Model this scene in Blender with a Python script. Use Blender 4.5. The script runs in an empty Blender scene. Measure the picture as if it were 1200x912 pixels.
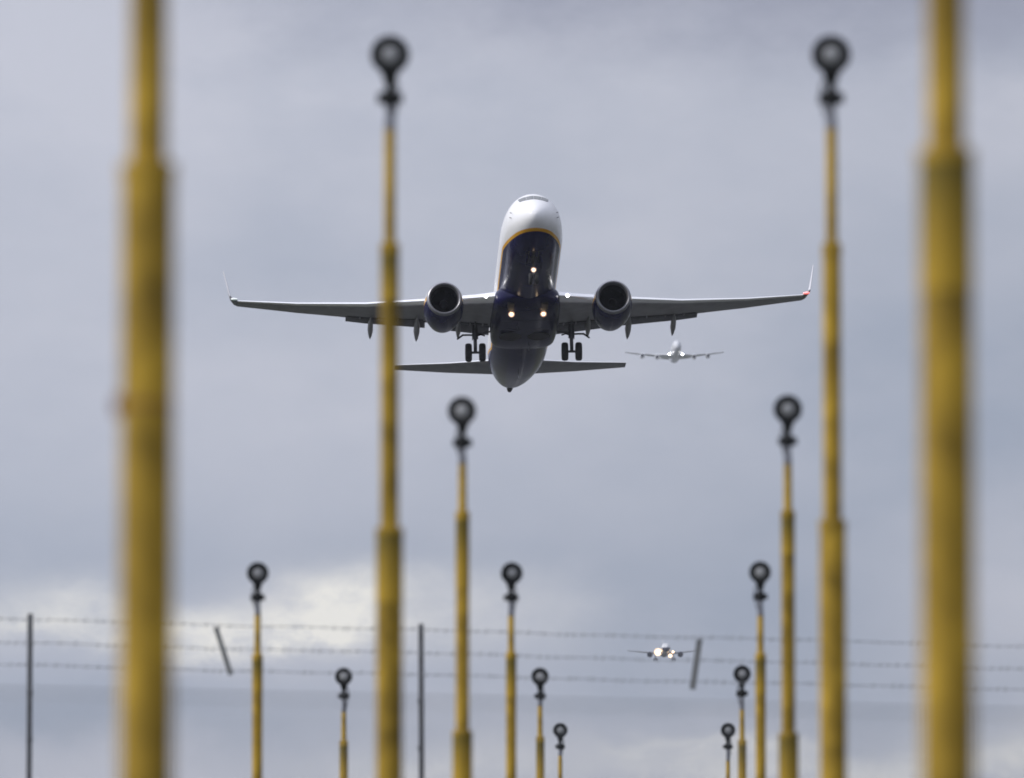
import bpy, math, random
from mathutils import Vector, Matrix

random.seed(7)
sc = bpy.context.scene
R = math.radians
LINK = sc.collection.objects.link

# ------------------------------------------------------------------ camera
CAM_Z = 1.7
F = 10000.0                       # focal length in photo pixels (300 mm on a 36 mm frame, 1200 px wide)
PITCH = math.atan(774.0 / F)
FOCUS = 515.0
cam = bpy.data.cameras.new('camera')
cam.lens = 300; cam.sensor_width = 36; cam.clip_start = 0.5; cam.clip_end = 60000
cam.dof.use_dof = True; cam.dof.focus_distance = FOCUS; cam.dof.aperture_fstop = 2.25
camo = bpy.data.objects.new('camera', cam); LINK(camo)
camo.location = (0, 0, CAM_Z); camo.rotation_euler = (R(90) + PITCH, 0, 0)
sc.camera = camo
FWD = Vector((0, math.cos(PITCH), math.sin(PITCH)))
UP = Vector((0, -math.sin(PITCH), math.cos(PITCH)))

def at(px, py, d):
    """a place d metres out that lies in the direction of a photo pixel"""
    return Vector((0, 0, CAM_Z)) + d * (FWD + Vector(((px - 600) / F, 0, 0)) - UP * ((py - 456) / F))

# ------------------------------------------------------------------ sky
SUN_AZ, SUN_EL = R(257), R(40)
sundir = Vector((math.sin(SUN_AZ) * math.cos(SUN_EL), math.cos(SUN_AZ) * math.cos(SUN_EL), math.sin(SUN_EL)))
w = bpy.data.worlds.new('World'); sc.world = w; w.use_nodes = True
nt = w.node_tree; N = nt.nodes; N.clear()

def vset(sock, v):
    if hasattr(v, 'is_output'): nt.links.new(v, sock)
    else: sock.default_value = v
def M(op, a, b=0.0, clamp=False):
    n = N.new('ShaderNodeMath'); n.operation = op; n.use_clamp = clamp
    vset(n.inputs[0], a); vset(n.inputs[1], b); return n.outputs[0]
def MIX(f, a, b):
    n = N.new('ShaderNodeMix'); n.data_type = 'RGBA'; n.clamp_factor = True
    vset(n.inputs[0], f)
    for s, v in ((n.inputs[6], a), (n.inputs[7], b)):
        vset(s, v if hasattr(v, 'is_output') else (*v, 1))
    return n.outputs[2]

geo = N.new('ShaderNodeTexCoord')
sep = N.new('ShaderNodeSeparateXYZ'); nt.links.new(geo.outputs['Generated'], sep.inputs[0])
dx, dy, dz = sep.outputs
def noise(scale, detail, rough, stretch=(1, 1, 1), off=(0, 0, 0)):
    mp = N.new('ShaderNodeMapping'); mp.inputs['Scale'].default_value = stretch
    mp.inputs['Location'].default_value = off
    nt.links.new(geo.outputs['Generated'], mp.inputs[0])
    n = N.new('ShaderNodeTexNoise'); n.inputs['Scale'].default_value = scale
    n.inputs['Detail'].default_value = detail; n.inputs['Roughness'].default_value = rough
    nt.links.new(mp.outputs[0], n.inputs[0])
    return M('SUBTRACT', n.outputs[0], 0.5)
n_big = noise(14, 4, .5, (1, 1, 2.4))
n_mid = noise(46, 5, .55, (1, 1, 1.8), (3.1, 1.2, 7))
n_fine = noise(240, 6, .62, (1, 1, 1.5), (9, 4, 2))
ay = M('MAXIMUM', M('ABSOLUTE', dy), .05)
az = M('DIVIDE', dx, ay)          # tangent of the bearing off north
el = M('DIVIDE', dz, ay)          # tangent of the elevation
# cloud masses: bearing and elevation in units of 1/100, ragged by noise
azw = M('ADD', M('MULTIPLY', az, 100), M('ADD', M('MULTIPLY', n_mid, 1.9), M('MULTIPLY', n_fine, .30)))
elw = M('ADD', M('MULTIPLY', el, 100), M('ADD', M('MULTIPLY', n_mid, 1.2), M('MULTIPLY', n_fine, .22)))
def blob(a0, e0, sa, se, amp):
    u = M('DIVIDE', M('SUBTRACT', azw, a0), sa); v = M('DIVIDE', M('SUBTRACT', elw, e0), se)
    q = M('ADD', M('MULTIPLY', u, u), M('MULTIPLY', v, v))
    return M('MULTIPLY', M('EXPONENT', M('MULTIPLY', q, -1.0)), amp)
def total(items):
    t = None
    for it in items:
        b = blob(*it); t = b if t is None else M('ADD', t, b)
    return t
SHADE = [(5.0, 8.3, 3.5, 2.0, .35), (-5.5, 5.9, 5.0, .75, .45), (1.5, 5.5, 4.0, .9, .35), (-5.0, 10.9, 3.2, 1.8, -.55),
         (5.8, 10.8, 1.4, .6, -.45), (-4.6, 4.0, 2.6, .5, .6), (3.0, 4.25, 6.0, .35, .25), (1.0, 8.0, 2.2, 2.2, -.10), (-2.8, 7.0, 2.8, 1.6, -.22),
         (3.4, 5.0, 3.2, .7, .25), (5.8, 5.2, 1.2, .7, -.45)]
TOPD = [(2.0, 12.5, 4.6, .75, 1.0), (6.0, 12.3, 2.0, .9, .4)]
CREAM = [(-2.2, 5.15, .75, .36, .85), (-2.5, 4.88, 1.2, .20, .55), (-3.9, 4.88, .8, .22, .6), (-5.3, 5.1, .8, .32, .55), (-1.7, 5.4, .45, .25, .35),
         (2.6, 3.55, 1.5, .10, .35), (3.6, 3.3, 2.8, .2, .42), (6.0, 3.4, 1.4, .32, .28), (-1.0, 3.25, 1.2, .3, .28), (-.4, 5.1, 1.2, .4, .25)]
shade = M('ADD', M('ADD', total(SHADE), .36), M('ADD', M('MULTIPLY', n_big, 1.7), M('MULTIPLY', n_mid, .75)), True)
col = MIX(shade, (.468, .478, .548), (.272, .310, .398))
col = MIX(M('MULTIPLY', total(TOPD), M('ADD', 1.0, M('MULTIPLY', n_mid, .8))), col, (.252, .262, .338))
col = MIX(M('MULTIPLY', total(CREAM), M('ADD', 1.05, M('ADD', M('MULTIPLY', n_fine, 1.9), M('MULTIPLY', n_mid, .9))), True), col, (.82, .795, .735))
# the overcast is brighter overhead than at the horizon
toward = M('ADD', M('ADD', M('MULTIPLY', dx, sundir.x), M('MULTIPLY', dy, sundir.y)), M('MULTIPLY', dz, sundir.z))
# ... and brighter on the side where the sun stands behind it
side = M('ADD', 1.0, M('MULTIPLY', M('ADD', toward, .13), 1.15))
gain = M('MULTIPLY', M('MAXIMUM', side, .30), M('ADD', 1.0, M('MULTIPLY', M('MAXIMUM', dz, 0.0), .9)))
skyt = N.new('ShaderNodeTexSky'); skyt.sky_type = 'NISHITA'; skyt.sun_disc = False
skyt.sun_elevation = SUN_EL; skyt.sun_rotation = SUN_AZ
bg1 = N.new('ShaderNodeBackground'); nt.links.new(skyt.outputs[0], bg1.inputs[0]); bg1.inputs[1].default_value = .10
bg2 = N.new('ShaderNodeBackground'); nt.links.new(col, bg2.inputs[0]); nt.links.new(gain, bg2.inputs[1])
mx = N.new('ShaderNodeMixShader'); mx.inputs[0].default_value = .94
nt.links.new(bg1.outputs[0], mx.inputs[1]); nt.links.new(bg2.outputs[0], mx.inputs[2])
ow = N.new('ShaderNodeOutputWorld'); nt.links.new(mx.outputs[0], ow.inputs[0])

sun = bpy.data.lights.new('sun', 'SUN'); sun.energy = 2.6; sun.angle = R(11); sun.color = (1, .95, .87)
suno = bpy.data.objects.new('sun', sun); LINK(suno); suno.location = (0, 0, 80)
suno.rotation_euler = sundir.to_track_quat('Z', 'Y').to_euler()

vs = sc.view_settings
vs.view_transform = 'Standard'; vs.look = 'None'; vs.gamma = 1; vs.exposure = 0; vs.use_curve_mapping = False
cy = sc.cycles
cy.use_denoising = True; cy.max_bounces = 6; cy.volume_bounces = 1; cy.filter_width = 1.8
cy.sample_clamp_indirect = 6

# ------------------------------------------------------------------ materials
def mat(name, base=(.5, .5, .5), rough=.5, metal=0.0, coat=0.0, spec=.5, dirt=0.0, dscale=3.0, bump=0.0):
    m = bpy.data.materials.new(name); m.use_nodes = True
    t = m.node_tree; b = t.nodes['Principled BSDF']
    b.inputs['Base Color'].default_value = (*base, 1); b.inputs['Roughness'].default_value = rough
    b.inputs['Metallic'].default_value = metal; b.inputs['Coat Weight'].default_value = coat
    b.inputs['Coat Roughness'].default_value = .08; b.inputs['Specular IOR Level'].default_value = spec
    if dirt or bump:
        tc = t.nodes.new('ShaderNodeTexCoord')
        n = t.nodes.new('ShaderNodeTexNoise'); n.inputs['Scale'].default_value = dscale; n.inputs['Detail'].default_value = 6
        t.links.new(tc.outputs['Object'], n.inputs[0])
        if dirt:
            r = t.nodes.new('ShaderNodeMapRange'); r.inputs[1].default_value = .3; r.inputs[2].default_value = .7
            t.links.new(n.outputs[0], r.inputs[0])
            mi = t.nodes.new('ShaderNodeMix'); mi.data_type = 'RGBA'
            mi.inputs[6].default_value = (*[c * (1 - dirt) for c in base], 1); mi.inputs[7].default_value = (*[min(1, c * (1 + .35 * dirt)) for c in base], 1)
            t.links.new(r.outputs[0], mi.inputs[0]); t.links.new(mi.outputs[2], b.inputs['Base Color'])
            r2 = t.nodes.new('ShaderNodeMapRange'); r2.inputs[3].default_value = rough * .8; r2.inputs[4].default_value = min(1, rough * 1.25)
            t.links.new(n.outputs[0], r2.inputs[0]); t.links.new(r2.outputs[0], b.inputs['Roughness'])
        if bump:
            bu = t.nodes.new('ShaderNodeBump'); bu.inputs['Strength'].default_value = bump; bu.inputs['Distance'].default_value = .05
            t.links.new(n.outputs[0], bu.inputs['Height']); t.links.new(bu.outputs[0], b.inputs['Normal'])
    return m

def glow(name, colr, strength):
    m = mat(name, (.8, .8, .8), .2); b = m.node_tree.nodes['Principled BSDF']
    b.inputs['Emission Color'].default_value = (*colr, 1); b.inputs['Emission Strength'].default_value = strength
    m.cycles.emission_sampling = 'NONE'
    return m

def livery(name, white, stripe, dark, flat, slope, y0, width, front=True):
    """paint scheme: dark below a line, a stripe, white above; the line drops towards the nose"""
    m = mat(name, white, .18, spec=.09); t = m.node_tree; b = t.nodes['Principled BSDF']
    tc = t.nodes.new('ShaderNodeTexCoord'); sp = t.nodes.new('ShaderNodeSeparateXYZ'); t.links.new(tc.outputs['Object'], sp.inputs[0])
    def mm(op, a, c, cl=False):
        n = t.nodes.new('ShaderNodeMath'); n.operation = op; n.use_clamp = cl
        for s, v in zip(n.inputs, (a, c)):
            if hasattr(v, 'is_output'): t.links.new(v, s)
            else: s.default_value = v
        return n.outputs[0]
    line = mm('SUBTRACT', flat, mm('MULTIPLY', mm('MAXIMUM', mm('SUBTRACT', y0, sp.outputs[1]), 0.0), slope))
    line = mm('ADD', line, mm('MULTIPLY', mm('MAXIMUM', mm('SUBTRACT', sp.outputs[1], 7.5), 0.0), .22))
    h = mm('SUBTRACT', sp.outputs[2], line)
    def step(e): return mm('MULTIPLY', mm('SUBTRACT', h, e), 60.0, True)
    nz = t.nodes.new('ShaderNodeTexNoise'); nz.inputs['Scale'].default_value = 1.1; nz.inputs['Detail'].default_value = 5
    mp = t.nodes.new('ShaderNodeMapping'); mp.inputs['Scale'].default_value = (1.6, .25, 1.6)
    t.links.new(tc.outputs['Object'], mp.inputs[0]); t.links.new(mp.outputs[0], nz.inputs[0])
    def mixc(f, a, c):
        n = t.nodes.new('ShaderNodeMix'); n.data_type = 'RGBA'; t.links.new(f, n.inputs[0])
        for s, v in ((n.inputs[6], a), (n.inputs[7], c)):
            if hasattr(v, 'is_output'): t.links.new(v, s)
            else: s.default_value = (*v, 1)
        return n.outputs[2]
    dk = mixc(mm('MULTIPLY', mm('SUBTRACT', nz.outputs[0], .42), 4.0, True), dark, tuple(c * 1.5 + .002 for c in dark))
    c = mixc(step(0.0), dk, stripe); c = mixc(step(width), c, white)
    t.links.new(c, b.inputs['Base Color'])
    # faint panel joints as tiny grooves
    wv = t.nodes.new('ShaderNodeTexWave'); wv.bands_direction = 'Y'; wv.inputs['Scale'].default_value = .16
    t.links.new(tc.outputs['Object'], wv.inputs[0])
    gr = mm('POWER', wv.outputs[1], 60.0)
    bu = t.nodes.new('ShaderNodeBump'); bu.inputs['Strength'].default_value = .25; bu.inputs['Distance'].default_value = .02; bu.invert = True
    t.links.new(gr, bu.inputs['Height']); t.links.new(bu.outputs[0], b.inputs['Normal'])
    return m

NAVY = (.007, .007, .045)
m_body = livery('white_over_navy_paint', (.66, .66, .67), (.60, .30, .015), NAVY, -.80, .105, -12.0, .15)
m_nac = livery('nacelle_paint', (.64, .64, .65), (.60, .30, .015), NAVY, -2.2, .0, 0, .26)
m_navy = mat('navy_paint', NAVY, .18, spec=.09, dirt=.4, dscale=1.2)
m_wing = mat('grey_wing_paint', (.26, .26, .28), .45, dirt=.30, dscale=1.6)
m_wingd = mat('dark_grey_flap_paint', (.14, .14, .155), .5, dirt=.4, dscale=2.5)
m_lead = mat('polished_leading_edge', (.82, .82, .83), .22, metal=.55)
m_lip = mat('bare_metal_lip', (.24, .24, .26), .38, metal=.7)
m_white = mat('white_paint', (.8, .8, .8), .35, coat=.3)
m_winglet = mat('winglet_paint', (.5, .5, .53), .4)
m_glass = mat('windscreen_glass', (.10, .105, .10), .12, spec=.8)
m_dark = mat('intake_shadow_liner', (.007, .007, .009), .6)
m_fan = mat('titanium_fan_blade', (.010, .010, .012), .45, metal=.3)
m_tyre = mat('tyre_rubber', (.015, .015, .016), .75, bump=.2, dscale=20)
m_steel = mat('gear_leg_steel', (.10, .10, .11), .45, metal=.3, dirt=.4, dscale=4)
m_hub = mat('wheel_hub_metal', (.22, .22, .23), .4, metal=.5)
m_black = mat('black_lamp_metal', (.010, .011, .012), .7, spec=.25, dirt=.3, dscale=9)
m_lens = mat('clear_lamp_lens', (.25, .255, .26), .35, spec=.7)
m_zinc = mat('galvanised_tube', (.16, .165, .19), .5, metal=.4, dirt=.35, dscale=9)
m_yel = mat('yellow_mast_paint', (.385, .245, .024), .55, spec=.22, dirt=.62, dscale=3.2)
m_yel2 = mat('weathered_yellow_mast_paint', (.32, .205, .020), .6, spec=.2, dirt=.7, dscale=3.0)
m_olive = mat('olive_collar_paint', (.36, .23, .022), .6, spec=.2)
def olive_fade(m):  # collar colour goes from yellow to dark olive towards its top, ragged by noise
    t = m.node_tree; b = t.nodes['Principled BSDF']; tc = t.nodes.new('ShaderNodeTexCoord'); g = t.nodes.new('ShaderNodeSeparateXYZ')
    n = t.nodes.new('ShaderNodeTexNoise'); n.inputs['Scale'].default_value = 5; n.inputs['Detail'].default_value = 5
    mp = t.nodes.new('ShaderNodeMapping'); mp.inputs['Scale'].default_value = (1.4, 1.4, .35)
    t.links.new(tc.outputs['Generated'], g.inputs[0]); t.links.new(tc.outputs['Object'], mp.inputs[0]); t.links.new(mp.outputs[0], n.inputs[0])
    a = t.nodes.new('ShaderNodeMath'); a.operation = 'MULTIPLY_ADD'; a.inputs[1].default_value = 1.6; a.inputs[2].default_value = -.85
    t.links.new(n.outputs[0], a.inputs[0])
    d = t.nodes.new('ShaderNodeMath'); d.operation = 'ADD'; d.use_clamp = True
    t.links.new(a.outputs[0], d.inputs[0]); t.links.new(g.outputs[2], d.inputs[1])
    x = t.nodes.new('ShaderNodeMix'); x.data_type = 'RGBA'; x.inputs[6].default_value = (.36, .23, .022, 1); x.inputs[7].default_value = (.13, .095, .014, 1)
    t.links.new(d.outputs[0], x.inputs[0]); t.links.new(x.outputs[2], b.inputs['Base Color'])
olive_fade(m_olive)
m_rust = mat('rusty_clamp', (.20, .085, .02), .8, dirt=.4, dscale=12)
m_post = mat('weathered_fence_post', (.055, .057, .065), .6, dirt=.35, dscale=5)
m_slat = mat('dull_grey_slat', (.16, .165, .165), .6, dirt=.25, dscale=8)
m_wire = mat('galvanised_wire', (.15, .155, .165), .5, metal=.3)
m_lamp = glow('landing_lamp_glow', (1, .74, .44), 5)
m_lampfar = glow('bright_landing_lamp_glow', (1, .72, .42), 7)
m_lampwhite = glow('white_lamp_glow', (1, .97, .95), 12)
m_halo = glow('warm_halo_glow', (1, .40, .14), .42)  # halo of glare round the lamps, put into a glowing ring
m_halofar = glow('bright_warm_halo_glow', (1, .62, .32), 1.4)
m_lampjumbo = glow('distant_landing_lamp_glow', (1, .98, .97), 45)
m_red = glow('red_tip_glow', (1, .05, .02), 1.2)
m_green = glow('green_tip_glow', (.05, .6, .25), .08)
m_farwhite = mat('white_jumbo_paint', (.45, .46, .48), .4)
m_fargrey = mat('grey_jumbo_wing', (.60, .605, .64), .5)
m_farbelly = livery('white_over_grey_paint', (.48, .49, .51), (.5, .5, .54), (.5, .5, .54), -1.6, 0, 0, .1)
m_twin = livery('white_over_navy_twin_paint', (.50, .51, .52), (.10, .10, .13), (.03, .03, .05), -.2, 0, 0, .1)
m_foot = mat('concrete', (.35, .34, .32), .9, dirt=.3, bump=.3)

def grass():
    m = mat('mown_grass', (.06, .08, .03), .95); t = m.node_tree; b = t.nodes['Principled BSDF']
    tc = t.nodes.new('ShaderNodeTexCoord')
    a = t.nodes.new('ShaderNodeTexNoise'); a.inputs['Scale'].default_value = .05; a.inputs['Detail'].default_value = 8
    c = t.nodes.new('ShaderNodeTexNoise'); c.inputs['Scale'].default_value = 6; c.inputs['Detail'].default_value = 4
    r = t.nodes.new('ShaderNodeValToRGB'); r.color_ramp.elements[0].position = .35; r.color_ramp.elements[1].position = .68
    r.color_ramp.elements[0].color = (.026, .033, .016, 1); r.color_ramp.elements[1].color = (.058, .056, .034, 1)
    bu = t.nodes.new('ShaderNodeBump'); bu.inputs['Strength'].default_value = .6; bu.inputs['Distance'].default_value = .08
    for n in (a, c): t.links.new(tc.outputs['Object'], n.inputs[0])
    t.links.new(a.outputs[0], r.inputs[0]); t.links.new(r.outputs[0], b.inputs['Base Color'])
    t.links.new(c.outputs[0], bu.inputs['Height']); t.links.new(bu.outputs[0], b.inputs['Normal'])
    return m
m_grass = grass()

# ------------------------------------------------------------------ mesh helpers
class MB:
    def __init__(s): s.v = []; s.f = []; s.m = []
    def add(s, vs, fs, mi=0):
        o = len(s.v); s.v += [tuple(p) for p in vs]
        for f in fs: s.f.append([i + o for i in f]); s.m.append(mi)
    def loft(s, rings, mi=0, caps=True, close=True, mfun=None):
        n = len(rings[0]); o = len(s.v)
        for r in rings: s.v += [tuple(p) for p in r]
        for i in range(len(rings) - 1):
            for j in range(n if close else n - 1):
                k = (j + 1) % n
                s.f.append([o + i * n + j, o + i * n + k, o + (i + 1) * n + k, o + (i + 1) * n + j])
                s.m.append(mfun(i, j) if mfun else mi)
        if caps and close:
            s.f.append([o + j for j in range(n)][::-1]); s.m.append(mi)
            s.f.append([o + (len(rings) - 1) * n + j for j in range(n)]); s.m.append(mi)
    def tube(s, pts, rad, n=12, mi=0, caps=True):
        pts = [Vector(p) for p in pts]
        if not isinstance(rad, (list, tuple)): rad = [rad] * len(pts)
        rings = []; ref = None
        for i, p in enumerate(pts):
            a = pts[max(i - 1, 0)]; b = pts[min(i + 1, len(pts) - 1)]
            d = (b - a)
            if d.length < 1e-6: d = Vector((0, 0, 1))
            d.normalize()
            if ref is None:
                ref = Vector((1, 0, 0)) if abs(d.x) < .8 else Vector((0, 1, 0))
            u = (ref - d * ref.dot(d)).normalized(); ref = u; v = d.cross(u)
            rings.append([p + rad[i] * (math.cos(2 * math.pi * k / n) * u + math.sin(2 * math.pi * k / n) * v) for k in range(n)])
        s.loft(rings, mi, caps)
    def revolve(s, prof, origin, axis='y', n=32, mi=0, caps=False, squash=None):
        """prof: (t along axis, radius)"""
        O = Vector(origin); rings = []
        for t, r in prof:
            ring = []
            for k in range(n):
                a = 2 * math.pi * k / n; x, z = math.cos(a) * r, math.sin(a) * r
                if squash and z < 0: z = max(z, -r * squash) if False else z * squash
                if axis == 'y': ring.append(O + Vector((x, t, z)))
                elif axis == 'z': ring.append(O + Vector((x, z, t)))
                else: ring.append(O + Vector((t, x, z)))
            rings.append(ring)
        s.loft(rings, mi, caps)
    def box(s, c, size, rot=None, mi=0):
        c = Vector(c); h = Vector(size) / 2; vs = []
        for x in (-1, 1):
            for y in (-1, 1):
                for z in (-1, 1):
                    p = Vector((x * h.x, y * h.y, z * h.z))
                    if rot: p = rot @ p
                    vs.append(c + p)
        s.add(vs, [[0, 1, 3, 2], [4, 6, 7, 5], [0, 4, 5, 1], [2, 3, 7, 6], [0, 2, 6, 4], [1, 5, 7, 3]], mi)
    def build(s, name, mats, parent=None, smooth=True, bevel=0):
        me = bpy.data.meshes.new(name); me.from_pydata(s.v, [], s.f)
        for m in (mats if isinstance(mats, (list, tuple)) else [mats]): me.materials.append(m)
        me.polygons.foreach_set('material_index', s.m)
        import bmesh
        bm = bmesh.new(); bm.from_mesh(me); bmesh.ops.recalc_face_normals(bm, faces=bm.faces)
        if bevel:
            bmesh.ops.bevel(bm, geom=bm.edges[:], offset=bevel, segments=2, affect='EDGES')
        bm.to_mesh(me); bm.free()
        if smooth:
            me.polygons.foreach_set('use_smooth', [True] * len(me.polygons)); me.set_sharp_from_angle(angle=R(38))
        o = bpy.data.objects.new(name, me); LINK(o)
        if parent: o.parent = parent
        return o

def thing(name, label, cat, group=None, loc=(0, 0, 0)):
    o = bpy.data.objects.new(name, None); LINK(o); o.location = loc; o.empty_display_size = .5
    o['label'] = label; o['category'] = cat
    if group: o['group'] = group
    return o

def copy_tree(o, parent=None):
    c = o.copy(); LINK(c)
    if parent: c.parent = parent
    for ch in list(o.children): copy_tree(ch, c)
    return c

# ------------------------------------------------------------------ ground
def ground_z(x, y):
    t = min(max(y / 125.0, 0), 1); t = t * t * (3 - 2 * t)
    return 3.3 * t + .12 * math.sin(x * .031 + y * .017) * min(1, abs(y) / 40) * min(1, max(0, (260 - y) / 60))
g = MB()
xs = [-3800, -2500, -1500, -800, -400, -200, -120] + list(range(-80, 81, 8)) + [120, 200, 400, 800, 1500, 2500, 3800]
ys = [-1200, -700, -350, -150, -80, -40, -20] + list(range(-10, 300, 6)) + [320, 360, 420, 500, 700, 1000, 1500, 2200, 3200, 4500, 6000, 7500]
g.add([(x, y, ground_z(x, y)) for y in ys for x in xs],
      [[j * len(xs) + i, j * len(xs) + i + 1, (j + 1) * len(xs) + i + 1, (j + 1) * len(xs) + i] for j in range(len(ys) - 1) for i in range(len(xs) - 1)])
o = g.build('grass_ground', m_grass); o['kind'] = 'structure'

def sheet(name, x0, x1, y0, y1, z, m):
    b = MB(); b.add([(x0, y0, z), (x1, y0, z), (x1, y1, z), (x0, y1, z)], [[0, 1, 2, 3]]); q = b.build(name, m, smooth=False); q['kind'] = 'structure'; return q
m_tar = mat('runway_asphalt', (.045, .046, .048), .85, dirt=.3, dscale=.2)
m_paint = mat('runway_white_paint', (.62, .62, .60), .7)
sheet('runway', -22, 38, 290, 3300, 3.304, m_tar)
for k in range(8): sheet('runway_threshold_marking', -20 + k * 7 + (3 if k > 3 else 0), -16.4 + k * 7 + (3 if k > 3 else 0), 300, 330, 3.308, m_paint)
for k in range(20): sheet('runway_centreline_marking', 7.55, 8.45, 370 + k * 50, 400 + k * 50, 3.308, m_paint)

# ------------------------------------------------------------------ approach light masts
MAST_GROUP = 'approach light masts in two receding rows'
def mast(label, px, head, yellow, step, step2, d, weather=False, clamp=False, swivel=0.0, lean=0.0, olive_fade='both'):
    """head, yellow, step, step2: photo rows of the lamp centre and of the three changes of tube"""
    hp = at(px, head, d)
    def up(py): return at(px, py, d).z
    z0 = ground_z(hp.x, hp.y)
    t = thing('approach_light_mast', label, 'light mast', MAST_GROUP, (hp.x, hp.y, z0))
    t.rotation_euler = (0, R(lean), 0)
    H = hp.z - z0; zy = up(yellow) - z0; z1 = up(step) - z0; z2 = up(step2) - z0
    my = m_yel2 if weather else m_yel
    b = MB(); b.revolve([(-.25, .35), (.06, .35), (.08, .33), (.08, .0)], (0, 0, 0), 'z', 24); b.build('footing', m_foot, t)
    b = MB(); b.revolve([(.08, 0), (.08, .17), (.11, .17), (.112, .113), (z2 - .05, .111), (z2 - .05, .118), (z2, .118), (z2 + .012, .07), (z2 + .012, 0)], (0, 0, 0), 'z', 28)
    b.build('lower_tube', my, t)
    b = MB(); b.revolve([(z2 + .013, 0), (z2 + .013, .078), (z1 - .09, .076), (z1 - .09, .082), (z1, .082), (z1 + .02, .05), (z1 + .02, 0)], (0, 0, 0), 'z', 28)
    b.build('middle_tube', my, t)
    b = MB(); b.revolve([(z1 + .021, 0), (z1 + .021, .050), (zy - .01, .047), (zy, .043), (zy, 0)], (0, 0, 0), 'z', 24)
    b.build('upper_tube', m_yel, t)
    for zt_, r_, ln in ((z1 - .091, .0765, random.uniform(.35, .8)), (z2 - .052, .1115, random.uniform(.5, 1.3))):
        if olive_fade == 'none' or (olive_fade == 'upper' and r_ > .1): continue
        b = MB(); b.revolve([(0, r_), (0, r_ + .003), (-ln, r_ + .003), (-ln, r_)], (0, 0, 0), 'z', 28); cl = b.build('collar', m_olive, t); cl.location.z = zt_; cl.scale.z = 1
    b = MB(); zc = H - .37
    b.revolve([(zy + .001, 0), (zy + .001, .048), (zy + .05, .048), (zy + .055, .042), (zc - .06, .038), (zc - .06, 0)], (0, 0, 0), 'z', 20)
    b.build('mounting_stem', m_zinc, t)
    b = MB()
    b.revolve([(zc - .059, 0), (zc - .059, .045), (zc - .03, .075), (zc + .05, .075), (zc + .09, .036), (H - .24, .046), (H - .19, .06), (H - .13, .085), (H - .13, 0)], (0, 0, 0), 'z', 20)
    b.tube([(-.095, 0, zc + .005), (.095, 0, zc + .005)], .034, 12)
    b.box((-.092, 0, zc + .005), (.03, .07, .085)); b.box((.092, 0, zc + .005), (.03, .07, .085))
    b.build('swivel_bracket', m_black, t)
    b = MB(); kx = random.choice((-1, 1)) * random.uniform(.06, .09)
    b.tube([(kx * .4, .02, H - .17), (kx, .05, H - .24), (kx * .9, .05, zc - .05), (kx * .55, .02, zy + .1), (.03, .02, zy + .02)], .011, 8)
    b.build('cable', m_black, t)
    swivel += random.uniform(-11, 11)
    # the round lamp: a deep drum whose lens looks back along the approach
    L = MB(); c = (0, 0, H)
    L.revolve([(-.075, .072), (-.080, .08), (-.078, .160), (-.05, .165), (.0, .160), (.06, .135), (.12, .085), (.135, .04), (.137, 0)], c, 'y', 36)
    L.box((0, .01, H - .165), (.07, .09, .05))
    lh = L.build('lamp_housing', m_black, t)
    l = MB(); l.revolve([(-.074, .073), (-.078, .066), (-.082, .045), (-.084, .02), (-.085, 0)], c, 'y', 32)
    l.revolve([(-.0865, .0), (-.0885, .018), (-.085, .024), (-.08, .024)], c, 'y', 16)
    l.build('lens', m_lens, lh)
    for ch in t.children:
        if ch.name.startswith(('lamp_housing', 'swivel_bracket')): ch.rotation_euler = (0, 0, R(swivel))
    if clamp:
        zc_ = up(483) - z0
        q = MB(); q.revolve([(zc_ - .01, .112), (zc_ - .01, .116), (zc_ + .01, .116), (zc_ + .01, .112)], (0, 0, 0), 'z', 28)
        q.box((-.122, 0, zc_), (.03, .06, .08)); q.tube([(-.13, -.035, zc_), (-.13, .035, zc_)], .012, 8)
        q.build('band_clamp', m_rust, t)
    return t
D = [36.0, 72.0, 98.0, 128.0, 159.0, 190.0]
mast('thick blurred yellow mast nearest the camera at far left, lamp above frame, small rusty clamp', 176.5, -790, -650, -430, 200, D[0], clamp=True, olive_fade='none')
mast('thick blurred yellow mast nearest the camera at far right, lamp above frame', 1104.5, -800, -660, -440, 184, D[0])
mast('tall weathered yellow mast crossing the left wing of the large jet', 457, 65, 153, 288, 622, D[1], weather=True)
mast('tall bright yellow mast just beyond the red-lit right wingtip of the large jet', 974, 65, 152, 288, 613, D[1], olive_fade='none')
mast('yellow mast with round lamp just below the left tailplane of the large jet', 542, 482, 544, 601, 858, D[2])
mast('weathered yellow mast with round lamp, third in the right-hand row', 923, 480, 545, 600, 861, D[2], weather=True)
mast('yellow mast on its own at lower left, beside the bright cloud and leaning grey slat', 302, 672, 721, 768, 985, D[3])
mast('yellow mast with round lamp, between the tailcone mast and the small masts left of centre', 599, 672, 722, 766, 985, D[3], swivel=4)
mast('yellow mast with round lamp, fourth in the right-hand row, right of the grey slat', 891, 671, 722, 767, 985, D[3])
mast('small yellow mast with lamp level with fence wires, left of the weathered tall mast', 403, 793, 835, 869, 1050, D[4], weather=True)
mast('small yellow mast second farthest in the left-hand row, lamp just above the fence mesh', 633, 793, 828, 864, 1050, D[4], weather=True)
mast('small yellow mast second farthest in the right-hand row, lamp just above the fence mesh', 869.5, 790, 832, 868, 1050, D[4], weather=True)
mast('smallest farthest mast of the left-hand row, lamp seen through the fence mesh', 656.5, 856, 886, 915, 1070, D[5])
mast('smallest farthest mast of the right-hand row, lamp seen through the fence mesh', 853, 856, 892, 920, 1070, D[5])

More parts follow.
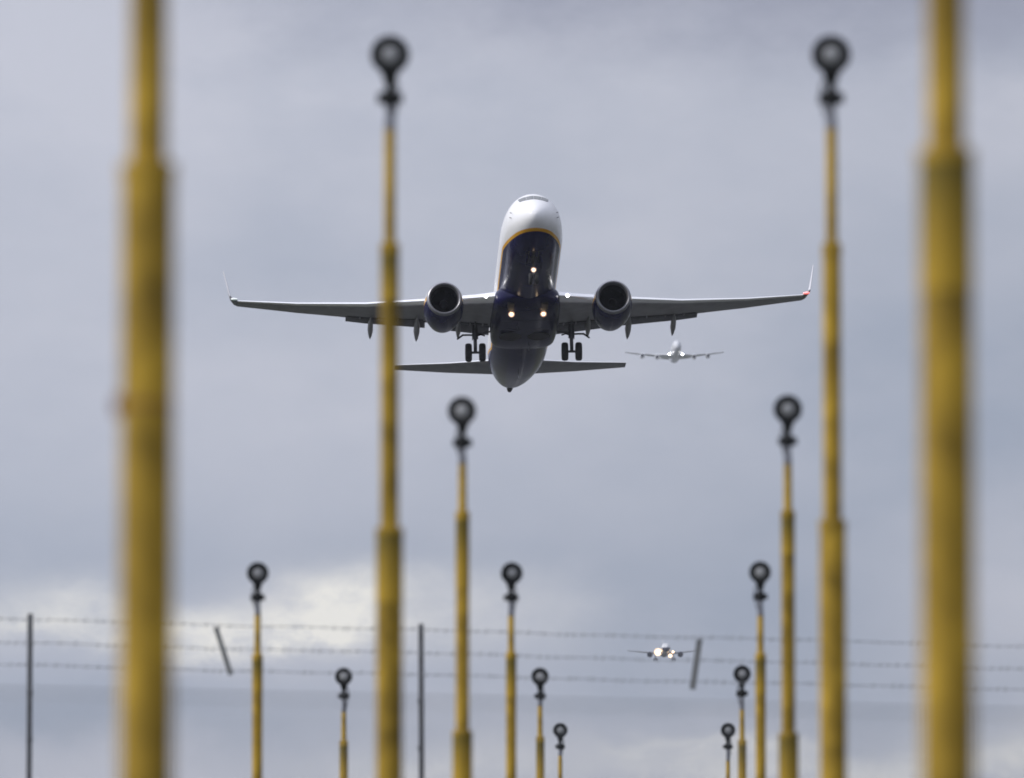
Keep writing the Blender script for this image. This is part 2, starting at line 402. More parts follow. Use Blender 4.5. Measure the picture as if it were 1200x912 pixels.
# ------------------------------------------------------------------ airport fence
FD = 141.0
def wire_y(px, k):                     # photo rows of the three barbed strands and of the mesh top
    base = 724.5 + (px + 20) * .0263
    return base + (0, 27.5, 53.5, 78.0)[k] - (px / 1200.0) * (0, 1, 2.5, 6)[k]
fence = thing('security_fence', 'tall welded mesh airport fence topped by three barbed wire strands', 'fence', loc=at(600, 975, FD))
fence.location.z = ground_z(fence.location.x, fence.location.y)
off = fence.location.copy()
def fp(px, py, dd=0.0): return at(px, py, FD + dd) - off
for px, top, lean in ((-430, 714, 0), (34, 718, -1), (493, 730, 2), (978, 741, 0), (1440, 752, 0), (1900, 760, 0)):
    a = fp(px, top); bx = a.x + lean / F * FD
    zb = ground_z(0, off.y) - off.z - .3
    q = MB(); q.tube([(bx, .06, zb), (a.x, .06, a.z - .02), (a.x, .06, a.z)], [.046, .046, .040], 10)
    q.build('fence_post', m_post, fence)
    # bands that tie the mesh to the post
    for k in range(4):
        zz = fp(px, wire_y(px, 3) + 8 + 55 * k).z
        q2 = MB(); q2.revolve([(zz - .03, .047), (zz - .03, .054), (zz + .03, .054), (zz + .03, .047)], (a.x, .06, 0), 'z', 12)
        q2.build('post_clip', m_post, bpy.data.objects[fence.children[-1].name] if False else [c for c in fence.children if c.name.startswith('fence_post')][-1])
for k in range(3):
    b = MB(); P = []
    for i in range(0, 121):
        px = -450 + i * 20
        sag = 1.2 * math.sin((px - 34) / 459 * math.pi) ** 2 + .5 * math.sin(px * .05 + k)
        P.append(fp(px, wire_y(px, k) + sag))
    b.tube(P, .006, 5)
    for i in range(0, 205):                        # four-point barbs
        px = -440 + i * 11.5; p = fp(px + random.uniform(-4, 4), wire_y(px, k) + 1.2 * math.sin((px - 34) / 459 * math.pi) ** 2 + .5 * math.sin(px * .05 + k))
        for s in (0, 1):
            an = random.uniform(0, math.pi); dv = Vector((math.cos(an) * .35, math.sin(an) * .6, math.sin(an + .9))) * .05
            b.tube([p - dv, p + dv], .0045, 4)
    b.build('barbed_wire', m_wire, fence)
# leaning spacer slats hung on the strands
for (x0, y0, x1, y1, wd) in ((253, 735, 270.5, 791, .085), (820, 749, 811.5, 808, .10)):
    a = fp(x0, y0, -.03); b_ = fp(x1, y1, -.03); mid = (a + b_) / 2; v = b_ - a
    rot = Matrix.Rotation(math.atan2(v.x, v.z), 3, 'Y')
    q = MB(); q.box(mid, (wd, .02, v.length), rot)
    for k in range(3): q.box(a.lerp(b_, .03 + .46 * k) + Vector((0, .018, 0)), (.05, .016, .03))
    q.build('spacer_slat', m_slat, fence, smooth=False, bevel=.004)
# welded mesh, drawn wire by wire
b = MB(); W0, W1 = -440, 1640
def mesh_layer(step_px, bot, r, dd):
    px = W0
    while px < W1:
        a = fp(px, wire_y(px, 3), dd); e = Vector((a.x, a.y, a.z - bot))
        b.tube([e, a], r, 4, caps=False); px += step_px
    n = int(bot / (step_px * FD / F))
    for i in range(n + 1):
        dz_ = i * step_px * FD / F
        a = fp(W0, wire_y(W0, 3), dd - .007); e = fp(W1, wire_y(W1, 3), dd - .007)
        a.z -= dz_; e.z -= dz_
        b.tube([a, e], r, 4, caps=False)
mesh_layer(5.4, 2.75, .0019, 0)
mesh_layer(5.4, .29, .0030, .02)
b.build('mesh_panel', m_wire, fence)

# ------------------------------------------------------------------ aircraft
def interp(tab, s):
    if s <= tab[0][0]: return tab[0][1:]
    for a, c in zip(tab, tab[1:]):
        if s <= c[0]:
            t = (s - a[0]) / (c[0] - a[0]); t2 = t
            return tuple(p + (q - p) * t2 for p, q in zip(a[1:], c[1:]))
    return tab[-1][1:]

def airfoil(n=13):
    """closed loop from the trailing edge over the top to the nose and back; (chord fraction, thickness -1..1)"""
    up, lo = [], []
    for i in range(n):
        x = .5 * (1 + math.cos(math.pi * i / (n - 1)))
        yt = 5 * (.2969 * math.sqrt(x) - .126 * x - .3516 * x ** 2 + .2843 * x ** 3 - .1015 * x ** 4)
        up.append((x, yt * 1.12)); lo.append((x, -yt * .88))
    return up + lo[::-1][1:-1]
AF = airfoil()
def section(le, chord, tc, twist=0.0, cant=0.0, sgn=1):
    """le = (x, s, z) of the nose of the section; cant turns thickness towards x (for winglets)"""
    out = []
    for x, t in AF:
        a = R(twist); ds = x * chord; h = t * tc * chord
        s_ = ds * math.cos(a) + h * math.sin(a); zz = -ds * math.sin(a) + h * math.cos(a)
        out.append(Vector((le[0] - sgn * math.sin(cant) * zz, le[1] + s_, le[2] + math.cos(cant) * zz)))
    return out
def lead_mat(thr):
    n = len(AF)
    def fn(i, j):
        x = (AF[j][0] + AF[(j + 1) % n][0]) / 2; top = AF[j][1] + AF[(j + 1) % n][1] > 0
        return 1 if x < thr or (top and x < .25) else 0
    return fn

class Plane: pass
def smooth_tab(tab, sub=4):
    """Catmull-Rom through the fuselage stations"""
    out = []
    for i in range(len(tab) - 1):
        p0 = tab[max(i - 1, 0)]; p1 = tab[i]; p2 = tab[i + 1]; p3 = tab[min(i + 2, len(tab) - 1)]
        h1 = p2[0] - p1[0]
        for k in range(sub):
            t = k / sub; row = [p1[0] + h1 * t]
            for c in range(1, len(p1)):
                d1 = (p2[c] - p0[c]) / max(p2[0] - p0[0], 1e-6) * h1; d2 = (p3[c] - p1[c]) / max(p3[0] - p1[0], 1e-6) * h1
                row.append((2 * t**3 - 3 * t**2 + 1) * p1[c] + (t**3 - 2 * t**2 + t) * d1 + (-2 * t**3 + 3 * t**2) * p2[c] + (t**3 - t**2) * d2)
            out.append(tuple(row))
    out.append(tab[-1]); return out

def fuselage(root, tab, S0, mats, nseg=48, name='fuselage'):
    tab = smooth_tab(tab)
    def surf(s, a, off=0.0):
        hw, zt, zb = interp(tab, s); zc = (zt + zb) / 2 if True else 0; h = (zt - zb) / 2
        return Vector(((hw + off) * math.sin(a), s - S0, zc + (h + off) * math.cos(a)))
    b = MB()
    b.loft([[surf(row[0], 2 * math.pi * k / nseg) for k in range(nseg)] for row in tab])
    return b.build(name, mats, root), surf

def wheel(parent, c, rad, wid, n=24):
    x, y, z = c; h = wid / 2
    b = MB(); b.revolve([(-h * .85, rad * .5), (-h, rad * .62), (-h * .98, rad * .85), (-h * .7, rad * .97), (-h * .25, rad), (h * .25, rad), (h * .7, rad * .97), (h * .98, rad * .85), (h, rad * .62), (h * .85, rad * .5)], c, 'x', n)
    o = b.build('wheel', m_tyre, parent)
    hb = MB(); hb.revolve([(-h * .8, 0), (-h * .8, rad * .2), (-h * .6, rad * .5), (h * .6, rad * .5), (h * .8, rad * .2), (h * .8, 0)], c, 'x', 16)
    hb.build('hub', m_hub, o)
    return o

def engine(root, x, s, z, k, S0, nac_mat, detail=True, pylon=None, lip=None, k_len=1.0):
    """turbofan: nacelle with pylon, bare lip, fan; k scales a nacelle of 1.15 m radius"""
    O = (x, s - S0, z)
    b = MB(); kl = k * k_len
    prof = [(.16, 1.035), (.5, 1.10), (1.1, 1.15), (1.9, 1.14), (2.7, 1.03), (3.4, .87), (3.75, .78), (3.74, .74), (3.2, .78)]
    rings = []
    for t, r in prof:
        ring = []
        for q in range(40):
            a = 2 * math.pi * q / 40; cx, cz = math.cos(a), math.sin(a)
            f = 1.0
            # the underside is flattened and the flanks bulge low down
            if cz < 0: f = 1 + .045 * math.sin(2 * abs(a - 1.5 * math.pi)) * min(1, t)
            ring.append(Vector((x + r * k * f * cx, s - S0 + t * kl, z + r * k * cz * (1.0 if cz > 0 else .985))))
        rings.append(ring)
    b.loft(rings, caps=False)
    b.revolve([(2.9 * kl, .62 * k), (3.6 * kl, .60 * k), (4.4 * kl, .42 * k), (4.42 * kl, .36 * k), (4.0 * kl, .34 * k)], O, 'y', 28, mi=1)
    b.revolve([(4.0 * kl, .30 * k), (4.7 * kl, .18 * k), (5.1 * kl, .02 * k)], O, 'y', 20, mi=1)
    if pylon:
        (zt, st, le) = pylon      # blade between nacelle and wing
        sec = []
        for zz, s0, ln, th in ((z + .7 * k, s + 1.2 * kl, 3.4 * kl, .17 * k), (z + 1.15 * k, s + 1.3 * kl, 3.3 * kl, .17 * k), (zt, st, le, .16 * k)):
            sec.append([Vector((x + dx_ * th, s0 - S0 + f * ln, zz)) for f, dx_ in ((0, 0), (.08, .6), (.3, 1), (.7, .8), (1, .05), (.7, -.8), (.3, -1), (.08, -.6))])
        b.loft(sec, mi=0)
    e = b.build('engine', [nac_mat, m_steel], root)
    l = MB(); l.revolve([(.17, 1.036), (.08, 1.01), (.02, .965), (0, .915), (.03, .865), (.12, .825), (.3, .80)] if detail else [(.17, 1.036), (.02, .96), (0, .91), (.1, .82)], O, 'y', 44)
    for i in range(len(l.v)):
        p = Vector(l.v[i]) - Vector(O); l.v[i] = tuple(Vector(O) + Vector((p.x * k, p.y * kl, p.z * k)))
    l.build('intake_lip', lip or m_lip, e)
    if detail:
        d_ = MB(); d_.revolve([(.3 * kl, .80 * k), (.9 * kl, .79 * k), (1.15 * kl, .79 * k), (1.16 * kl, .0)], O, 'y', 44); d_.build('intake_duct', m_dark, e)
        f = MB()
        for q in range(24):
            a = 2 * math.pi * q / 24; c, sn = math.cos(a), math.sin(a); vs_ = []
            for rr, tw in ((.26, .5), (.52, .9), (.775, 1.15)):
                for sg in (-1, 1):
                    wv = .085 * k * sg
                    px_, pz_ = rr * k * c, rr * k * sn
                    vs_.append(Vector(O) + Vector((px_ - sn * wv * math.sin(tw), 1.0 * kl + wv * math.cos(tw), pz_ + c * wv * math.sin(tw))))
            f.add(vs_, [[0, 1, 3, 2], [2, 3, 5, 4]])
        f.build('fan', m_fan, e)
        sp = MB(); sp.revolve([(.55 * kl, 0), (.6 * kl, .05 * k), (.8 * kl, .16 * k), (1.0 * kl, .25 * k), (1.1 * kl, .26 * k)], O, 'y', 24)
        sp.build('spinner', m_dark, e)
    else:
        d_ = MB(); d_.revolve([(.1 * kl, .82 * k), (.9 * kl, .79 * k), (.95 * kl, .0)], O, 'y', 24); d_.build('intake_duct', m_dark, e)
    return e

def lamp(root, p, r, m, name='landing_light', parent=None, halo=None):
    """a lit bulb lens, and round it an added dimmer warm ring that imitates its halo of glare"""
    b = MB(); b.revolve([(0, 0), (.06 * r, .45 * r), (.2 * r, .8 * r), (.45 * r, r), (.9 * r, .8 * r), (1.0 * r, 0)], p, 'y', 16)
    o = b.build(name, m, parent or root)
    if halo:
        b = MB(); b.revolve([(.5 * r, 1.02 * r), (.3 * r, 1.9 * r)], p, 'y', 20); b.revolve([(.3 * r, 1.905 * r), (.36 * r, 2.0 * r), (1.2 * r, 1.6 * r), (1.5 * r, 0)], p, 'y', 20, mi=1); b.build('halo_ring', [halo, m_steel], o)  # added glowing ring imitates the glare halo; steel shell behind it
    return o

def place(root, px, py, d, pitch, yaw, roll):
    root.location = at(px, py, d); root.rotation_mode = 'YXZ'
    root.rotation_euler = (R(-pitch), R(roll), R(yaw))

# ---- the large twin jet climbing out over the camera
S0 = 18.0
jet = thing('airliner', 'large white and navy twin-engine jet climbing overhead, wheels down, landing lights on', 'airliner')
T737 = [(0, .03, -.52, -.58), (.06, .20, -.34, -.76), (.2, .40, -.14, -.95), (.5, .66, .14, -1.16), (1.0, .97, .48, -1.40), (1.6, 1.22, .85, -1.58), (2.1, 1.37, 1.20, -1.68),
        (2.6, 1.49, 1.52, -1.76), (3.3, 1.62, 1.78, -1.85), (4.3, 1.74, 1.93, -1.93), (5.8, 1.84, 2.0, -2.0), (8, 1.86, 2.0, -2.0), (16, 1.86, 2.0, -2.0),
        (24, 1.86, 2.0, -2.0), (27, 1.85, 2.0, -1.78), (30, 1.76, 1.99, -1.28), (33, 1.52, 1.93, -.62), (35.5, 1.22, 1.82, -.04), (37.5, .86, 1.62, .46), (38.6, .56, 1.45, .78), (39.2, .26, 1.30, 1.0)]
fus, surf = fuselage(jet, T737, S0, m_body)
# windscreen: six panes in a wrap-round band
def pane(a0, a1, s_lo, s_hi):
    b = MB(); n = 5; vs_ = []
    for i in range(n):
        a = a0 + (a1 - a0) * i / (n - 1)
        for j in range(4):
            f = j / 3; s = (s_lo(a) * (1 - f) + s_hi(a) * f); vs_.append(surf(s, a, .014))
    b.add(vs_, [[i * 4 + j, i * 4 + j + 1, (i + 1) * 4 + j + 1, (i + 1) * 4 + j] for i in range(n - 1) for j in range(3)])
    return b.build('windscreen', m_glass, fus)
lo = lambda a: 1.72 + .75 * max(0, abs(a) - .25) ** 1.3 * 1.2
hi = lambda a: 2.30 + .80 * max(0, abs(a) - .25) ** 1.3 * 1.2
for s_ in (-1, 1):
    for a0, a1 in ((.006, .32), (.332, .66)): pane(s_ * a0, s_ * a1, lo, hi)
# pitot probes and antenna blades under the nose
for s_ in (-1, 1):
    for zz, ss in ((.15, 1.9), (-.12, 2.0)):
        p = surf(ss, s_ * 1.45, .0); p.z = zz
        b = MB(); b.tube([p, p + Vector((s_ * .10, -.02, 0)), p + Vector((s_ * .11, -.12, 0))], .02, 6); b.build('probe', m_steel, fus)
for ss, zz in ((7.5, -2.0), (22.5, -2.2), (27.0, -1.8)):
    b = MB(); b.loft([[Vector((sx * .02, ss - S0 + f * .5 + h * .25, zz + .06 - h * .36)) for f, sx in ((0, 0), (.4, 1), (1, 0), (.4, -1))] for h in (0, 1)]); b.build('antenna_blade', m_navy, fus)
# passenger windows along both sides
for s_ in (-1, 1):
    for i in range(46):
        ss = 6.2 + i * .51; a = s_ * 1.33
        q = [surf(ss + dx_, a + s_ * dz_, .012) for dx_, dz_ in ((-.10, -.07), (.10, -.07), (.13, 0), (.10, .07), (-.10, .07), (-.13, 0))]
        b = MB(); b.add(q, [[0, 1, 2, 3, 4, 5]]); b.build('cabin_window', m_glass, fus)
# belly fairing with a stepped rear edge
TF = [(11.6, .9, -1.7, -1.98), (12.4, 1.55, -.9, -2.16), (13.4, 1.95, -.55, -2.30), (15.0, 2.06, -.5, -2.36), (18.5, 2.06, -.55, -2.36), (19.8, 2.02, -.7, -2.32), (20.9, 1.94, -.9, -2.2), (21.5, 1.84, -1.0, -2.06)]
b = MB(); tab = smooth_tab(TF, 4)
rings = []
for row in tab:
    ss, hw, zt, zb = row; zc = (zt + zb) / 2; h = (zt - zb) / 2; ring = []
    for k in range(40):
        a = 2 * math.pi * k / 40; c, s_ = math.cos(a), math.sin(a)
        ring.append(Vector((hw * math.copysign(abs(s_) ** .72, s_), ss - S0, zc + h * math.copysign(abs(c) ** .72, c))))
    rings.append(ring)
b.loft(rings); belly = b.build('belly_fairing', m_navy, jet)
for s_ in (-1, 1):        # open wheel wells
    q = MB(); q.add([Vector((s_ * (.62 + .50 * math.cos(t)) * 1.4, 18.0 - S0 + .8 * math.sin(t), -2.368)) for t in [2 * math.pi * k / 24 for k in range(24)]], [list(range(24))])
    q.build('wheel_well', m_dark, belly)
# cooling air inlets beside the keel
for s_ in (-1, 1):
    q = MB(); q.box((s_ * 1.02, 12.75 - S0, -2.13), (.40, 1.0, .16), Matrix.Rotation(R(-9), 3, 'X')); q.build('air_inlet', m_dark, belly, bevel=.03)
# drain masts and the keel joint below the belly
for x_, s_ in ((.35, 20.2), (-.5, 15.9)):
    q = MB(); q.box((x_, s_ - S0, -2.42), (.03, .3, .22)); q.build('drain_mast', m_steel, belly, bevel=.01)
for s_ in (14.9, 16.6):
    q = MB(); q.box((0, s_ - S0, -2.362), (3.0, .03, .006)); q.build('panel_joint', m_dark, belly)
# nose wheel bay
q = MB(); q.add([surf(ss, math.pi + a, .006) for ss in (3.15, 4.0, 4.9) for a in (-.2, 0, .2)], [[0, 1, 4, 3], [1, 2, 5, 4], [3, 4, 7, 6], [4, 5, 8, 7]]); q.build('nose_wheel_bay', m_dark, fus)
# wings: x, s of leading edge, z, chord, thickness, twist
WING = [(1.2, 12.9, -1.30, 7.75, .145, -2.6), (1.9, 13.35, -1.26, 7.35, .14, -2.6), (3.0, 13.98, -1.14, 6.60, .13, -2.4), (5.9, 15.52, -.80, 4.95, .12, -2.0), (9.6, 17.47, -.34, 3.75, .11, -3.2), (13.7, 19.64, .42, 2.60, .105, -5), (17.3, 21.54, 1.24, 1.66, .10, -6.0)]
def wing_at(x):
    return interp(WING, x)
for sg in (1, -1):
    b = MB()
    rows = []
    for a, c in zip(WING, WING[1:]):
        for k in range(3):
            t = k / 3; rows.append(tuple(p + (q - p) * t for p, q in zip(a, c)))
    rows.append(WING[-1])
    b.loft([section((sg * r[0], r[1] - S0, r[2]), r[3], r[4], r[5]) for r in rows], mfun=lead_mat(.045))
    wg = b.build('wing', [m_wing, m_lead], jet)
    # blended winglet
    tip = WING[-1]; sec = []
    for i in range(9):
        t = i / 8; cant = R(80) * min(1, t * 2.6) ** 1.0
        if i == 0: x_, z_ = tip[0] + .003, tip[2]
        else:
            st = 2.75 / 8; x_ += math.cos(cant) * st * (.9 if t < .4 else 1); z_ += math.sin(cant) * st
        sec.append(section((sg * x_, tip[1] - S0 + 1.55 * t ** 1.25, z_), tip[3] * (1 - .62 * t), .09, -6.0 * (1 - t), cant, sg))
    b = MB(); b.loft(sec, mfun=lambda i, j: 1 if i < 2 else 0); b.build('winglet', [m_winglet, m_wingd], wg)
    p = Vector((sg * (tip[0] + .02), tip[1] - S0 - .02, tip[2] + .06))
    q = MB(); q.tube([p + Vector((0, -.06, .02)), p + Vector((sg * .22, .02, .06)), p + Vector((sg * .36, .22, .14))], [.05, .08, .05], 10)
    q.build('navigation_light', m_red if sg > 0 else m_green, wg)
    # flaps at a take-off setting, drooped and run back
    for x0, x1, n in ((2.05, 5.5, 4), (5.95, 10.75, 5)):
        rr = []
        for i in range(n):
            x = x0 + (x1 - x0) * i / (n - 1); s_le, z, c, th, tw = wing_at(x); f = .19 * c
            te_z = z - math.sin(R(tw)) * c
            rr.append(section((sg * x, s_le + c * .87 - S0, te_z - .035 + .13 * c * math.sin(R(tw)) - .01 * c), f, .13, 11 + tw))
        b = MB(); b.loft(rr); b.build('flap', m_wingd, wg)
        # dark cove ahead of the flap and pale actuator links across it
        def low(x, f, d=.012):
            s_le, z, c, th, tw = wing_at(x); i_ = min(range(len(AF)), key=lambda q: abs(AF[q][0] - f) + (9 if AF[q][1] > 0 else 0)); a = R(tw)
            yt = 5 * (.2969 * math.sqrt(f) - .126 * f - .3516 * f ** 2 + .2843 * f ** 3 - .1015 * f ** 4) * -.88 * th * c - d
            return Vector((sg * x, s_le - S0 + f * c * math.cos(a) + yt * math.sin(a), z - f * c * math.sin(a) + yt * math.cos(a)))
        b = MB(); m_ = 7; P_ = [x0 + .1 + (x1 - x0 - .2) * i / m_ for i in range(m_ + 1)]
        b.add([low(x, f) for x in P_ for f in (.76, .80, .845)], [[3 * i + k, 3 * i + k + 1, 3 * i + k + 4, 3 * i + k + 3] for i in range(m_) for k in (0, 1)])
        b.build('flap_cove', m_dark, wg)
        for x in [x0 + (x1 - x0) * f for f in (.12, .34, .58, .82)]:
            b = MB(); b.tube([low(x, .74, .03), low(x, .86, .05)], .045, 8); b.build('flap_link', m_hub, wg)
    # canoe fairings below the flaps
    for x, k in ((3.95, .85), (6.45, 1.0), (9.25, .9)):
        s_le, z, c, th, tw = wing_at(x); sb = s_le + c * .53 - S0; b = MB(); rr = []
        for t, r_, dz_ in ((0, .02, .02), (.15, .10, -.04), (.4, .21, -.10), (.65, .22, -.20), (.85, .13, -.36), (1, .015, -.46)):
            rr.append([Vector((sg * x + r_ * .85 * k * math.cos(q), sb + t * 3.5 * k, z - .20 + dz_ * k + r_ * 1.35 * k * math.sin(q))) for q in [2 * math.pi * m_ / 14 for m_ in range(14)]])
        b.loft(rr); b.build('flap_track_fairing', m_wing, wg)
    # glazed lamp in the wing root
    s_le, z, c, th, tw = wing_at(2.45)
    lamp(jet, (sg * 2.45, s_le - S0 - .05, z + .02), .10, m_lampwhite, 'wing_root_light', wg)
# engines
for sg in (1, -1):
    engine(jet, sg * 5.06, 11.0, -2.12, 1.03, S0, m_nac, True, pylon=(-1.0, 13.8, 4.2), k_len=1.14)
# tail
FIN = [(1.5, 30.0, 7.2, .09), (2.3, 31.6, 6.0, .095), (5.5, 35.0, 3.9, .09), (9.1, 37.9, 2.2, .085)]
b = MB(); b.loft([[Vector((t * th * c, s_ + x * c - S0, z)) for x, t in AF] for z, s_, c, th in FIN]); b.build('tail_fin', m_navy, jet)
for sg in (1, -1):
    b = MB(); b.loft([section((sg * x, s_ - S0, z), c, .085, -4.0) for x, s_, z, c in ((.3, 33.9, 1.22, 4.2), (1.0, 34.3, 1.30, 3.9), (4.0, 36.2, 1.72, 2.6), (7.3, 38.05, 2.22, 1.3))], mfun=lead_mat(.03)); b.build('tailplane', [m_wing, m_lead], jet)
b = MB(); b.revolve([(38.9 - S0, .0), (38.9 - S0, .21), (39.7 - S0, .20), (40.2 - S0, .14), (40.21 - S0, 0)], (0, 0, 1.14), 'y', 20); b.build('tail_exhaust', m_dark, jet)
# main gear
for sg in (1, -1):
    gx = sg * 2.93; gs = 19.55 - S0; gz = -2.86
    b = MB()
    b.tube([(gx, gs - .1, -1.15), (gx, gs, -2.0)], [.16, .19], 16); b.tube([(gx, gs, -1.95), (gx, gs, gz)], .11, 14)
    b.tube([(gx - .5, gs, gz), (gx + .5, gs, gz)], .075, 12)
    b.tube([(gx, gs, -1.7), (gx - sg * 1.25, gs + .1, -1.45)], .055, 10)         # side brace
    b.tube([(gx, gs - .05, -1.85), (gx, gs + .38, -2.2), (gx, gs + .06, -2.62)], .045, 8)   # torque links
    b.tube([(gx, gs, -1.6), (gx, gs - .9, -1.2)], .05, 8)
    mg = b.build('main_gear', m_steel, jet)
    for k in (-1, 1): wheel(mg, (gx + k * .42, gs, gz), .565, .40)
    # gear door on the leg and curved hydraulic hoses
    q = MB(); q.box((gx + sg * .16, gs - .02, -1.55), (.04, .55, .95)); q.build('gear_door', m_wingd, mg, bevel=.012)
    q = MB(); q.tube([(gx + sg * .15, gs, -1.75), (gx + sg * .4, gs + .05, -1.72), (gx + sg * .75, gs, -1.74), (gx + sg * 1.1, gs - .05, -2.02)], [.06, .06, .065, .05], 8)
    q.tube([(gx - sg * .1, gs, -1.8), (gx - sg * .35, gs, -1.72), (gx - sg * .6, gs, -1.8)], .05, 8)
    q.build('hydraulic_hose', m_black, mg)
# nose gear
gs = 4.35 - S0; b = MB()
b.tube([(0, gs - .12, -1.7), (0, gs, -2.75)], [.10, .085], 12); b.tube([(0, gs, -2.75), (0, gs + .04, -3.12)], .06, 10)
b.tube([(-.26, gs + .04, -3.12), (.26, gs + .04, -3.12)], .05, 10); b.tube([(0, gs - .03, -2.4), (0, gs - .75, -1.9)], .05, 8)
ng = b.build('nose_gear', m_steel, jet)
for k in (-1, 1): wheel(ng, (k * .19, gs + .04, -3.12), .34, .19, 20)
for k in (-1, 1):
    q = MB(); q.box((k * .42, gs - .25, -2.18), (.035, 1.5, .5), Matrix.Rotation(R(-18 * k), 3, 'Y')); q.build('gear_door', m_navy, ng, bevel=.01)
lamp(jet, (0, gs - .16, -2.62), .085, m_lamp, 'taxi_light', ng, m_halo)
for sg in (1, -1): lamp(jet, (sg * .96, 13.35 - S0, -2.42), .10, m_lamp, 'landing_light', belly, m_halo)
place(jet, 613.5, 351, 518.0, 12.9, 2.2, -.85)

# ---- the four-engined jumbo far off
J0 = 30.0
jum = thing('airliner', 'tiny hazy white four-engine jumbo jet far off, right of the large jet', 'airliner')
T747 = [(0, .1, -.3, -.6), (.4, .8, .7, -1.3), (1.2, 1.5, 1.9, -2.0), (2.4, 2.0, 2.9, -2.5), (4.0, 2.4, 4.0, -2.9), (6, 2.75, 4.6, -3.1), (9, 3.0, 4.8, -3.2), (20, 3.2, 4.7, -3.25), (26, 3.25, 3.9, -3.25),
        (45, 3.25, 3.4, -3.2), (52, 3.1, 3.4, -2.6), (60, 2.2, 3.3, -.6), (66, 1.2, 2.9, 1.0), (68.5, .3, 2.4, 1.9)]
fj, sj = fuselage(jum, T747, J0, m_farbelly, 32)
b = MB(); b.add([sj(s_, a, .03) for a in (-.62, -.3, 0, .3, .62) for s_ in (3.7, 4.35)], [[2 * i, 2 * i + 1, 2 * i + 3, 2 * i + 2] for i in range(4)]); b.build('windscreen', m_glass, fj)
for sg in (1, -1):
    WJ = [(2.0, 20.5, -2.2, 15.5, .13, 1), (3.2, 21.3, -2.0, 14.5, .13, 1), (11.7, 28.6, -.9, 9.2, .11, .5), (20.8, 35.6, .9, 6.2, .10, 0), (31.2, 43.2, 3.2, 3.6, .09, -1)]
    b = MB(); b.loft([section((sg * x, s_ - J0, z), c, th, tw) for x, s_, z, c, th, tw in WJ], mfun=lead_mat(.05)); wj = b.build('wing', [m_fargrey, m_farwhite], jum)
    b = MB(); b.loft([section((sg * (31.2 + .5 * t), 44.5 - J0 + 1.6 * t, 3.2 + 1.9 * t), 2.6 * (1 - .5 * t), .08, 0, R(70), sg) for t in (0, .5, 1)]); b.build('winglet', m_farwhite, wj)
    for x, s_, z in ((11.7, 25.6, -2.7), (20.8, 32.8, -.8)):
        engine(jum, sg * x, s_, z, 1.30, J0, m_fargrey, False, pylon=(z + 1.6, s_ + 4.2, 4.5), lip=m_fargrey)
    b = MB(); b.loft([section((sg * x, s_ - J0, z), c, .09) for x, s_, z, c in ((.8, 58, 1.8, 8.5), (11, 65.5, 3.2, 3.0))]); b.build('tailplane', m_fargrey, jum)
    lamp(jum, (sg * 4.2, 21.4 - J0, -1.7), .42, m_lampjumbo)
b = MB(); b.loft([[Vector((t * .09 * c, s_ + x * c - J0, z)) for x, t in AF] for z, s_, c in ((2.6, 54.5, 11.5), (12.5, 64, 4.5))]); b.build('tail_fin', m_farwhite, jum)
place(jum, 791.5, 414.5, 5400, 4.6, 1.2, -.2)

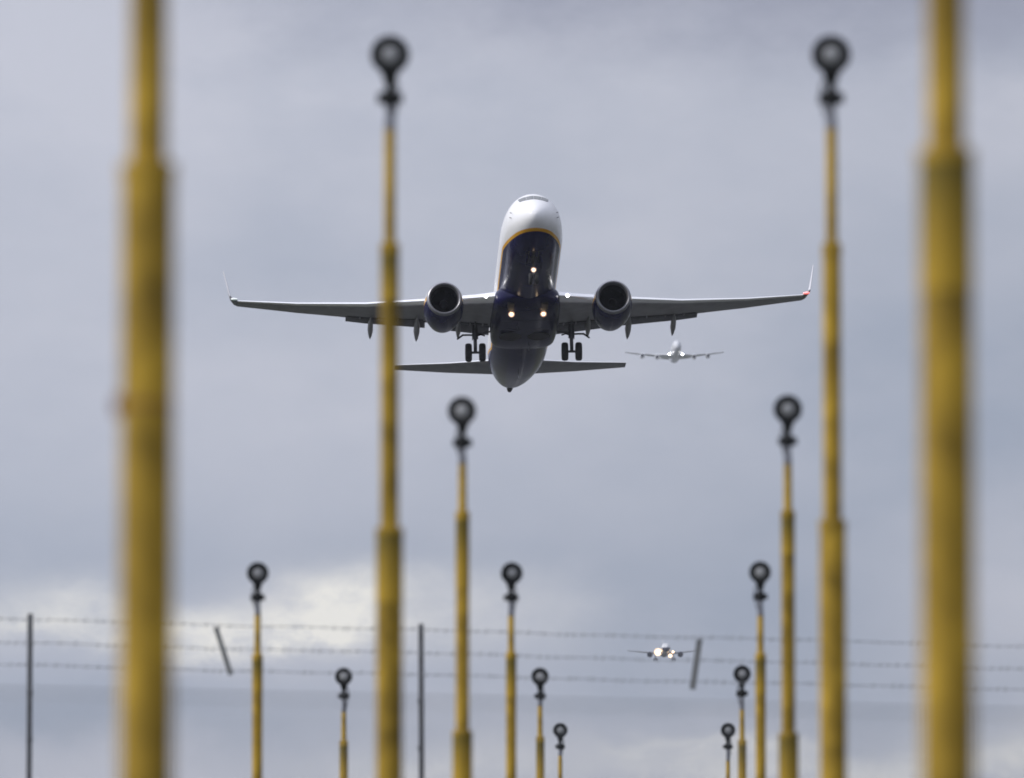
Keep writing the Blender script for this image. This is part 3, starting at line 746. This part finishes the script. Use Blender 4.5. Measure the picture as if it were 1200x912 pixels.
# ---- the approaching small twin low down with its lamps burning
A0 = 16.0
twn = thing('airliner', 'small distant twin-engine jet low above the fence, dazzling landing lights', 'airliner')
TT = [(r[0] * .93, r[1] * 1.12, r[2] * 1.08, r[3] * 1.04) for r in T737]
ft, st_ = fuselage(twn, TT, A0, m_twin, 32)
b = MB(); b.add([st_(s_, a, .02) for a in (-.8, -.4, 0, .4, .8) for s_ in (1.7, 2.3)], [[2 * i, 2 * i + 1, 2 * i + 3, 2 * i + 2] for i in range(4)]); b.build('windscreen', m_glass, ft)
for sg in (1, -1):
    b = MB(); b.loft([section((sg * x, s_ - A0, z), c, th, 1) for x, s_, z, c, th in ((1.5, 12.2, -1.3, 6.6, .14), (6.5, 14.8, -.7, 4.2, .12), (16.6, 19.8, .75, 1.6, .10))]); wt = b.build('wing', m_wing, twn)
    b = MB(); b.loft([section((sg * (16.61 + .25 * t), 20.2 - A0 + .8 * t, .75 + 1.9 * t), 1.2 * (1 - .5 * t), .08, 0, R(82), sg) for t in (0, .5, 1)]); b.build('winglet', m_farwhite, wt)
    engine(twn, sg * 6.9, 11.4, -2.0, 1.08, A0, m_navy, False, pylon=(-.75, 14.6, 3.4), lip=m_navy)
    b = MB(); b.loft([section((sg * x, s_ - A0, z), c, .09) for x, s_, z, c in ((.4, 31.5, 1.2, 4.2), (6.3, 35, 1.9, 1.5))]); b.build('tailplane', m_wing, twn)
    b = MB(); b.tube([(sg * 4.1, 18.6 - A0, -1.3), (sg * 4.1, 18.6 - A0, -3.6)], .2, 8); mgt = b.build('main_gear', m_steel, twn)
    for k in (-1, 1): wheel(mgt, (sg * 4.1 + k * .55, 18.6 - A0, -3.6), .66, .5, 14)
b = MB(); b.tube([(0, 4.2 - A0, -1.8), (0, 4.2 - A0, -3.3)], .12, 8); ngt = b.build('nose_gear', m_steel, twn)
for k in (-1, 1): wheel(ngt, (k * .25, 4.2 - A0, -3.3), .4, .25, 12)
b = MB(); b.loft([[Vector((t * .09 * c, s_ + x * c - A0, z)) for x, t in AF] for z, s_, c in ((1.8, 28.5, 6.5), (7.8, 34.3, 2.2))]); b.build('tail_fin', m_farwhite, twn)
lamp(twn, (-3.2, 12.4 - A0, -.9), .9, m_lampfar, halo=m_halofar)
lamp(twn, (2.3, 12.0 - A0, -2.6), .5, m_lampfar, halo=m_halofar)
lamp(twn, (3.6, 12.8 - A0, -.8), .3, m_lampfar, halo=m_halofar)
place(twn, 779, 763, 3850, 4.0, 1.5, -.3)

# ------------------------------------------------------------------ haze
hz = MB(); hz.box((0, 3200, 279), (7800, 9000, 562)); h = hz.build('haze', None or bpy.data.materials.new('haze_air'), smooth=False); h['kind'] = 'stuff'
hm = h.data.materials[0]; hm.use_nodes = True; t = hm.node_tree; t.nodes.clear()
pv = t.nodes.new('ShaderNodeVolumePrincipled'); pv.inputs['Color'].default_value = (.86, .90, 1, 1); pv.inputs['Density'].default_value = .000032
pv.inputs['Anisotropy'].default_value = .2
om = t.nodes.new('ShaderNodeOutputMaterial'); t.links.new(pv.outputs[0], om.inputs['Volume'])
